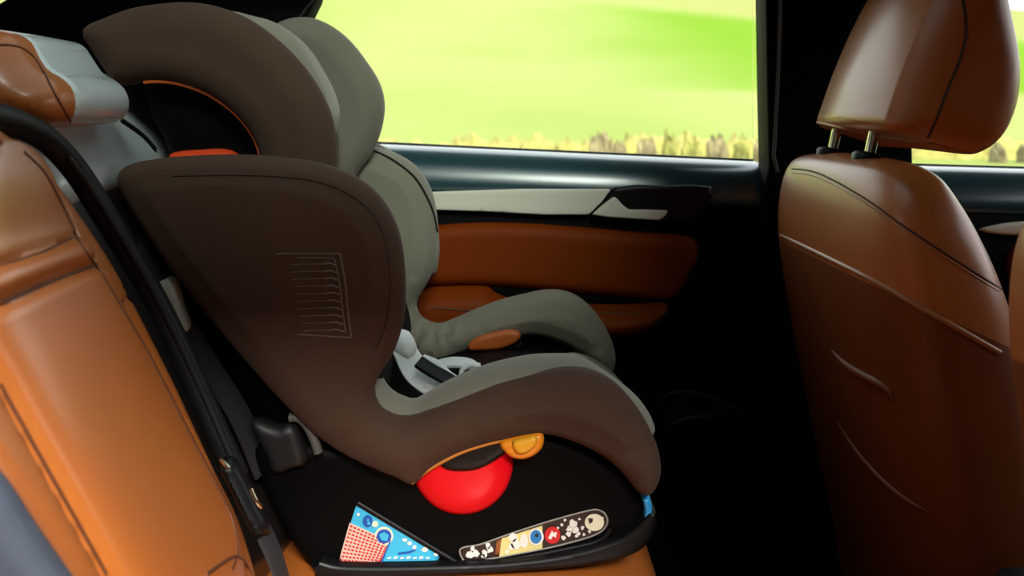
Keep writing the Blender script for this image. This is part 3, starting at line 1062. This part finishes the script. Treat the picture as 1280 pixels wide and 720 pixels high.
# headrest
hn_px = [(105, 43), (111, 33), (135, 22), (165, 11), (200, 5), (240, 3), (275, 9), (310, 23), (340, 43), (372, 73), (398, 108), (414, 142), (421, 175), (422, 205), (421, 240), (390, 252), (345, 250), (328, 225), (326, 196), (318, 173), (298, 146), (262, 119), (220, 104), (188, 102), (160, 107), (148, 106), (136, 92), (124, 74), (112, 55)]
HRN = sidepuff('headrest_wing', hn_px, .985, FABRIC, CS, Tf=.030, Tb=.03, r=.034, step=.006)
HRN['label'] = 'brown fabric headrest wing, near side'
HRM = sidepuff('headrest_pad', [(284, 16), (316, 20), (343, 28), (371, 50), (392, 82), (407, 112), (414, 140), (411, 162), (402, 190), (380, 220), (330, 180), (290, 90)], 1.06, FABRIC_IN, CS, Tf=.03, Tb=.14, r=.03, mode='dome')
hf_px = [(330, 60), (342, 34), (360, 24), (388, 22), (412, 31), (436, 49), (458, 76), (475, 104), (481, 130), (478, 158), (467, 188), (449, 216), (425, 250), (370, 270), (335, 200), (325, 120)]
HRF = sidepuff('headrest_wing', hf_px, 1.275, FABRIC_IN, CS, Tf=.035, Tb=.03, r=.034, step=.006)
HRF['label'] = 'taupe fabric headrest wing, far side'
o = sidepuff('headrest_shell', [(140, 78), (180, 50), (250, 32), (320, 60), (365, 120), (380, 200), (370, 262), (300, 270), (216, 262), (211, 205), (203, 178), (185, 145), (165, 112)], 1.13, BLACK, CS, Tf=.125, Tb=.12, r=.03, mode='slab', pxd=1.02)
# orange edging round the cut-out of the near headrest wing
tube('orange_edging', [V(q) for q in catmull([tuple(at(x, y, .977)) for x, y in ((180, 103), (190, 102), (220, 104), (262, 119), (298, 146), (318, 173), (326, 197), (328, 210))], False, 8)], .0022, ORANGE, HRN)
o = sidepuff('adjuster', [(212, 193), (225, 189), (250, 187), (280, 186), (293, 190), (302, 200), (295, 215), (230, 215), (214, 205)], 1.0, REDOR, CS, Tf=.02, Tb=.03, r=.014)
o['label'] = 'bright orange-red adjuster'

# black plastic base
BASE = sidepuff('base', [(318, 560), (352, 548), (420, 556), (500, 560), (600, 540), (700, 540), (772, 574), (802, 602), (812, 630), (812, 660), (796, 684), (740, 700), (660, 708), (560, 712), (420, 712), (392, 712), (372, 690), (352, 655), (330, 610)], YM, BLACK, CS,
                Tf=YM - .932, Tb=.185, r=.015, mode='slab', pxd=.94, step=.012)
lip = sidepuff('base_rim', [(392, 700), (420, 706), (560, 706), (640, 702), (720, 690), (780, 670), (806, 648), (817, 635), (822, 645), (818, 668), (800, 690), (745, 706), (640, 716), (540, 722), (400, 724), (386, 714)], YM, BLACKGL, CS,
               Tf=YM - .918, Tb=.20, r=.006, mode='slab', pxd=.92, step=.012)
btree_front = .9318


def flat(name, px, m, parent, lift=.0004, t=.0008, d=None, sub=1):
    d = (d or btree_front) - lift
    return sidepuff(name, px, d, m, parent, Tf=t * .5, Tb=t * .5, r=t * .5, mode='slab', sub=sub, step=.02)


def multi(name, polys, m, parent, lift, t=.0006, d=None):
    """several small flat printed marks of one kind as one mesh"""
    dd = (d or btree_front) - lift
    vs, fs = [], []
    for p in polys:
        q = side(p, dd)
        n = len(q)
        k = len(vs)
        vs += [V((u, dd - t / 2, v)) for u, v in q] + [V((u, dd + t / 2, v)) for u, v in q]
        fs.append(tuple(range(k, k + n)))
        fs.append(tuple(range(k + 2 * n - 1, k + n - 1, -1)))
        for i in range(n):
            j = (i + 1) % n
            fs.append((k + i, k + n + i, k + n + j, k + j))
    return link(name, vs, fs, m, parent, smooth=False)


def disc(cx, cy, r, n=20, ry=None):
    return [(cx + r * math.cos(2 * math.pi * i / n), cy + (ry or r) * math.sin(2 * math.pi * i / n)) for i in range(n)]


# moulded ribs on the base
tube('base_rib', [V(q) for q in catmull([tuple(at(x, y, .931)) for x, y in ((447, 628), (470, 642), (520, 672), (560, 696), (574, 704), (600, 704), (700, 688), (752, 674), (764, 660))], False, 8)], .0032, BLACKGL, BASE)
# red dial
dc = at(578, 579, .93)
v, f = lathe(V((dc.x, .934, dc.z)), (0, -1, 0), [(.0535, -.01), (.054, .0), (.0525, .008), (.047, .014), (.034, .0185), (.018, .0205), (.0005, .021)], 56)
DIAL = link('dial', v, f, RED, CS)
DIAL['label'] = 'red round dial'
o = sidepuff('dial_recess', [(540, 560), (548, 578), (556, 585), (575, 588), (596, 586), (614, 578), (630, 567), (642, 556), (650, 530), (560, 535)], .917, BLACKGL, DIAL, Tf=.010, Tb=.02, r=.008)
# orange edging along the cover's lower hem and the belt guide
tube('orange_edging', [V(q) for q in catmull([tuple(at(x, y, .909)) for x, y in ((514, 603), (530, 590), (546, 580), (576, 565), (606, 555), (642, 547), (678, 540))], False, 8)], .0028, mat('tan_piping', (.60, .22, .03), .6), COVN)
BGD = sidepuff('belt_guide', [(624, 552), (640, 546), (662, 541), (676, 539), (680, 546), (678, 558), (668, 568), (654, 573), (640, 571), (630, 563)], .907, ORANGEPL, CS, Tf=.008, Tb=.014, r=.006, step=.004)
BGD['label'] = 'orange plastic belt guide'
sidepuff('guide_tongue', [(640, 552), (655, 547), (670, 544), (671, 554), (664, 562), (654, 567), (645, 565)], .899, AMBER, BGD, Tf=.006, Tb=.004, r=.005, step=.003)
o = sidepuff('belt_guide', [(584, 434), (592, 424), (615, 416), (636, 412), (648, 414), (651, 420), (645, 428), (625, 436), (600, 438), (588, 438)], 1.272, mat('rust_plastic', (.55, .12, .02), .5), CS, Tf=.008, Tb=.01, r=.006, step=.004)
o['label'] = 'rust orange belt guide on far arm'
sidepuff('guide_slot', [(596, 440), (625, 437), (646, 429), (652, 421), (655, 432), (648, 446), (625, 452), (600, 450)], 1.275, BLACK, CS, Tf=.006, Tb=.01, r=.005)
o = sidepuff('release_button', [(801, 614), (808, 612), (812, 620), (813, 636), (809, 648), (803, 648), (804, 632)], .935, BLUEBTN, CS, Tf=.014, Tb=.05, r=.004, mode='slab', step=.004)
o['label'] = 'blue release button'

# warning sticker
ST = flat('warning_sticker', [(445, 632), (550, 694), (548, 704), (423, 703)], S_CYAN, CS, .0006)
ST['label'] = 'blue and pink printed warning sticker'
flat('printed_panel', [(437, 653), (486, 676), (476, 703), (423, 703)], S_PINK, ST, .0012)
dots = []
for r_ in range(10):
    y0 = 657 + r_ * 4.7
    for c in range(11):
        x0 = 437 - (y0 - 653) * .28 + 2 + c * 4.6
        y1 = y0 + c * 2.05 * (1 - r_ / 11)
        if y1 < 702 and x0 < 487 - (y1 - 676) * .36 - 3 and y1 > 654:
            dots.append([(x0, y1 - .6), (x0 + 3, y1 + .4), (x0 + 2.8, y1 + 2.2), (x0 - .2, y1 + 1.3)])
multi('line_print', dots, S_RED, ST, .0020)
multi('icon_ring', [disc(480, 670, 11.5, 24), disc(469, 655, 4, 12)], S_CREAM, ST, .0015)
multi('round_icon', [disc(459.5, 651.5, 6.2, 20, 7.5), disc(480, 670.5, 9.2, 24, 8.8)], S_BLUE, ST, .0022)
multi('pictogram', [disc(460, 650, 1.5, 8), disc(461, 654, 2, 8), [(474, 668), (480, 665), (486, 669), (484, 676), (477, 675)]], S_CYAN, ST, .0028)
multi('white_print', [disc(506, 675, 3.2, 10, 2), disc(512, 679, 3, 10, 2.5), disc(518, 684, 2.6, 10), disc(531, 687, 4, 10, 3), disc(545, 693, 3, 10, 2), disc(448, 643, 2, 8)] +
      [[(484 + k * 8, 697 - (k % 2)), (489 + k * 8, 696 - (k % 2)), (489 + k * 8, 698), (484 + k * 8, 699)] for k in range(7)], S_WHITE, ST, .0020)
multi('dark_print', [[(497, 691), (512, 689), (520, 686), (520, 688), (512, 691.5), (498, 693)], [(487, 676), (489, 675), (478, 703), (476, 703)]], S_BLUE, ST, .0024)

# belt route label, a long bar with a round end
LB = flat('route_label', [(574, 686), (600, 680), (640, 666), (690, 650), (735, 638), (746, 636.5), (756, 641), (760, 651), (756, 661), (746, 668), (700, 682), (640, 694), (600, 701), (580, 702)], S_DARK, CS, .0006)
LB['label'] = 'long printed belt-route label with round icons'
edge = [(575, 687), (600, 680.5), (640, 666.5), (690, 650.5), (735, 638.5), (746, 637), (755.5, 641.5), (759.5, 651), (755.5, 660.5), (746, 667.5), (700, 681.5), (640, 693.5), (600, 700.5), (581, 701.5)]
tube('label_border', [V(q) for q in catmull([tuple(at(x, y, btree_front - .0012)) for x, y in edge], True, 6)], .0009, mat('border_grey', (.3, .3, .27), .5), LB, closed=True)
multi('yellow_field', [[(627, 673), (650, 666), (648, 692), (624, 697)], [(650, 666), (662, 662), (661, 689), (648, 692)], [(662, 662), (678, 657), (678, 685), (661, 689)]], S_YELL, LB, .0012)
flat('brown_field', [(621, 675), (627, 673), (624, 697), (618, 698)], S_BROWN, LB, .0012)
rl = random.Random(5)
blobs = []


def blob(cx, cy, r):
    n = 11
    return [(cx + r * rl.uniform(.55, 1.1) * math.cos(2 * math.pi * i / n), cy + r * rl.uniform(.55, 1.1) * math.sin(2 * math.pi * i / n)) for i in range(n)]


for cx, cy, r in ((587, 693, 5), (595, 692, 5), (591, 686, 3.5), (606, 692, 5), (613, 687, 5), (610, 682, 4), (604, 695, 3), (641, 672, 6), (645, 680, 7), (639, 684, 5), (634, 690, 3), (716, 655, 6), (712, 661, 5), (719, 663, 5), (711, 667, 4), (723, 667, 3),
                  (702, 656, 2.4), (706, 650, 2), (728, 660, 3), (721, 670, 2.4), (704, 672, 3.5), (737, 664, 2.5), (730, 668, 2), (724, 649, 2), (697, 660, 2), (753, 648, 2)):
    blobs.append(blob(cx, cy, r))
multi('figure_print', blobs, S_WHITE, LB, .0018)
multi('pale_ring', [disc(670, 671, 9.6, 24, 10.5), disc(655, 676, 5, 16, 9)], S_WHITE, LB, .0024)
o = multi('round_icon', [disc(670, 671, 7, 24, 8.4)], S_CYAN if False else mat('print_mid_blue', (.02, .22, .55), .5), LB, .0032)
multi('round_icon', [disc(690.5, 669, 9.8, 26, 10.6)], S_RED, LB, .0032)
multi('figure_print', [[(685, 673), (690, 663), (692, 666), (696, 665), (695, 672), (691, 670), (689, 674)]], S_WHITE, LB, .0040)
multi('round_icon', [disc(743, 653, 12, 28, 10.6)], S_CREAM, LB, .0032)
multi('dark_print', [[(735, 648), (741, 648), (741, 652), (737, 655)], disc(671, 669, 2.4, 8)], S_DARK, LB, .0040)

# stitched print on the side of the near wing
trees = bvh(COVN)
bits = []


def thread(px, rad=.0007, step=4):
    p = onto(trees, px, step, .0003)
    if len(p) > 2:
        bits.append(tube('t', p, rad, None, link_it=False, seg=5))


thread([(345, 317.5), (360, 317), (400, 317), (425, 317)])
thread([(372, 322), (390, 322), (418, 323)], .0005)
thread([(425, 317), (431, 350), (435, 390), (439, 421)], .0008)
thread([(418, 323), (424, 352), (428, 385), (432, 416)], .0006)
thread([(439, 422), (405, 420), (372, 418)], .0006)
for k in range(10):
    y = 330 + k * 9.2
    thread([(404 + k * .9, y), (412 + k * .9, y - 1), (420 + k * 1.1, y + 2)], .0009, 2)
    thread([(362 + k * 2, y + 1), (385 + k, y), (404 + k * .9, y)], .00035)
v, f = merge(bits)
o = link('stitched_print', v, f, THREAD, COVN)

# harness: shoulder pads, straps and buckle
P1 = sidepuff('shoulder_pad', [(497, 414), (508, 413), (517, 424), (521, 438), (516, 449), (502, 447), (490, 440), (480, 425)], 1.09, STRAP, CS, Tf=.018, Tb=.018, r=.014)
ribbon('harness_strap', [at(470, 400, 1.09), at(500, 430, 1.085), at(520, 462, 1.075), at(545, 478, 1.065), at(580, 492, 1.06)], (0.35, .6, .5), .03, .004, STRAP, CS, widths=[.03, .03, .036, .042, .03])
ribbon('harness_strap', [at(505, 452, 1.10), at(525, 452, 1.12), at(545, 465, 1.12), at(562, 476, 1.12)], (0, 1, .2), .03, .004, STRAP, CS)
ribbon('harness_strap', [at(545, 456, 1.2), at(565, 453, 1.19), at(585, 455, 1.18), at(600, 464, 1.17), at(612, 470, 1.16)], (0, 1, 0.1), .03, .004, STRAP, CS)
ribbon('buckle_strap', [at(523, 452, 1.05), at(538, 462, 1.045), at(556, 472, 1.04), at(572, 482, 1.035)], (0.35, .6, .5), .016, .006, BLACKGL, CS)
ribbon('harness_strap', [at(528, 449, 1.075), at(545, 456, 1.07), at(560, 470, 1.06), at(572, 478, 1.055)], (0.35, .6, .5), .012, .006, STRAP, CS)
ribbon('buckle_loop', [at(575, 474, 1.14), at(578, 462, 1.145), at(588, 456, 1.15), at(600, 458, 1.15)], (0, 1, .1), .012, .005, STRAP, CS)
o = sidepuff('harness_buckle', [(518, 452), (530, 450), (552, 468), (560, 476), (552, 480), (535, 470), (520, 462)], 1.10, BLACKGL, CS, Tf=.02, Tb=.02, r=.008)
# belt webbing and pale bits in the gap to the rear seat
G1 = sidepuff('pale_bit', [(194, 356), (206, 349), (216, 344), (219, 352), (226, 380), (236, 412), (232, 416), (222, 398), (208, 372)], .93, PALEBIT, CS, Tf=.006, Tb=.02, r=.006, step=.004)  # white reflection on the far backrest leather, shaped as a pale wedge
G1['label'] = 'pale wedge standing for a white reflection on the seat leather'
sidepuff('pale_bit', [(129, 217), (146, 214), (150, 240), (140, 246), (131, 244)], .95, PALEBIT, CS, Tf=.006, Tb=.03, r=.006, step=.004)
ribbon('top_tether', [at(140, 245, .93), at(158, 280, .93), at(185, 325, .93), at(215, 375, .935), at(250, 440, .935), at(300, 520, .94), at(330, 590, .945)], (0.3, .9, .2), .03, .003, WEB, CS)
o = sidepuff('lock_arm', [(314, 523), (352, 532), (366, 526), (380, 556), (384, 578), (362, 585), (344, 594), (335, 570)], .925, mat('graphite_plastic', (.010, .010, .010), .5), CS, Tf=.01, Tb=.02, r=.01)
tube('lever', [V(q) for q in catmull([tuple(at(x, y, .918)) for x, y in ((362, 522), (372, 522), (382, 530), (392, 548), (398, 566))], False, 6)], .005, mat('lever_grey', (.10, .10, .09), .45), CS)

# ================================================================== LIGHT
w = bpy.data.worlds.new('world')
S.world = w
w.use_nodes = True
nt = w.node_tree
bg = nt.nodes['Background']
tc = nt.nodes.new('ShaderNodeTexCoord')
sp = nt.nodes.new('ShaderNodeSeparateXYZ')
nt.links.new(tc.outputs['Generated'], sp.inputs[0])
rp = nt.nodes.new('ShaderNodeValToRGB')
rp.color_ramp.elements[0].position = 0.0; rp.color_ramp.elements[0].color = (1.0, 0.98, .95, 1)
rp.color_ramp.elements[1].position = 0.8; rp.color_ramp.elements[1].color = (.84, .93, 1.0, 1)
nt.links.new(sp.outputs['Z'], rp.inputs['Fac'])
nt.links.new(rp.outputs['Color'], bg.inputs['Color'])
bg.inputs['Strength'].default_value = 1.7
sd = bpy.data.lights.new('sun', 'SUN')
sd.energy = 6.0
sd.angle = math.radians(20)
sd.color = (1, .96, .88)
so = bpy.data.objects.new('sun', sd)
so.rotation_euler = V((-.27, 1.0, -.78)).to_track_quat('-Z', 'Y').to_euler()
so.location = (1, -3, 4)
COL.objects.link(so)

cd.dof.use_dof = True
cd.dof.focus_distance = 1.0
cd.dof.aperture_fstop = 6.3
S.view_settings.view_transform = 'Standard'
S.view_settings.look = 'None'
S.view_settings.gamma = 1
S.view_settings.exposure = 0.5
S.view_settings.use_curve_mapping = False
S.cycles.max_bounces = 8
S.cycles.transparent_max_bounces = 12
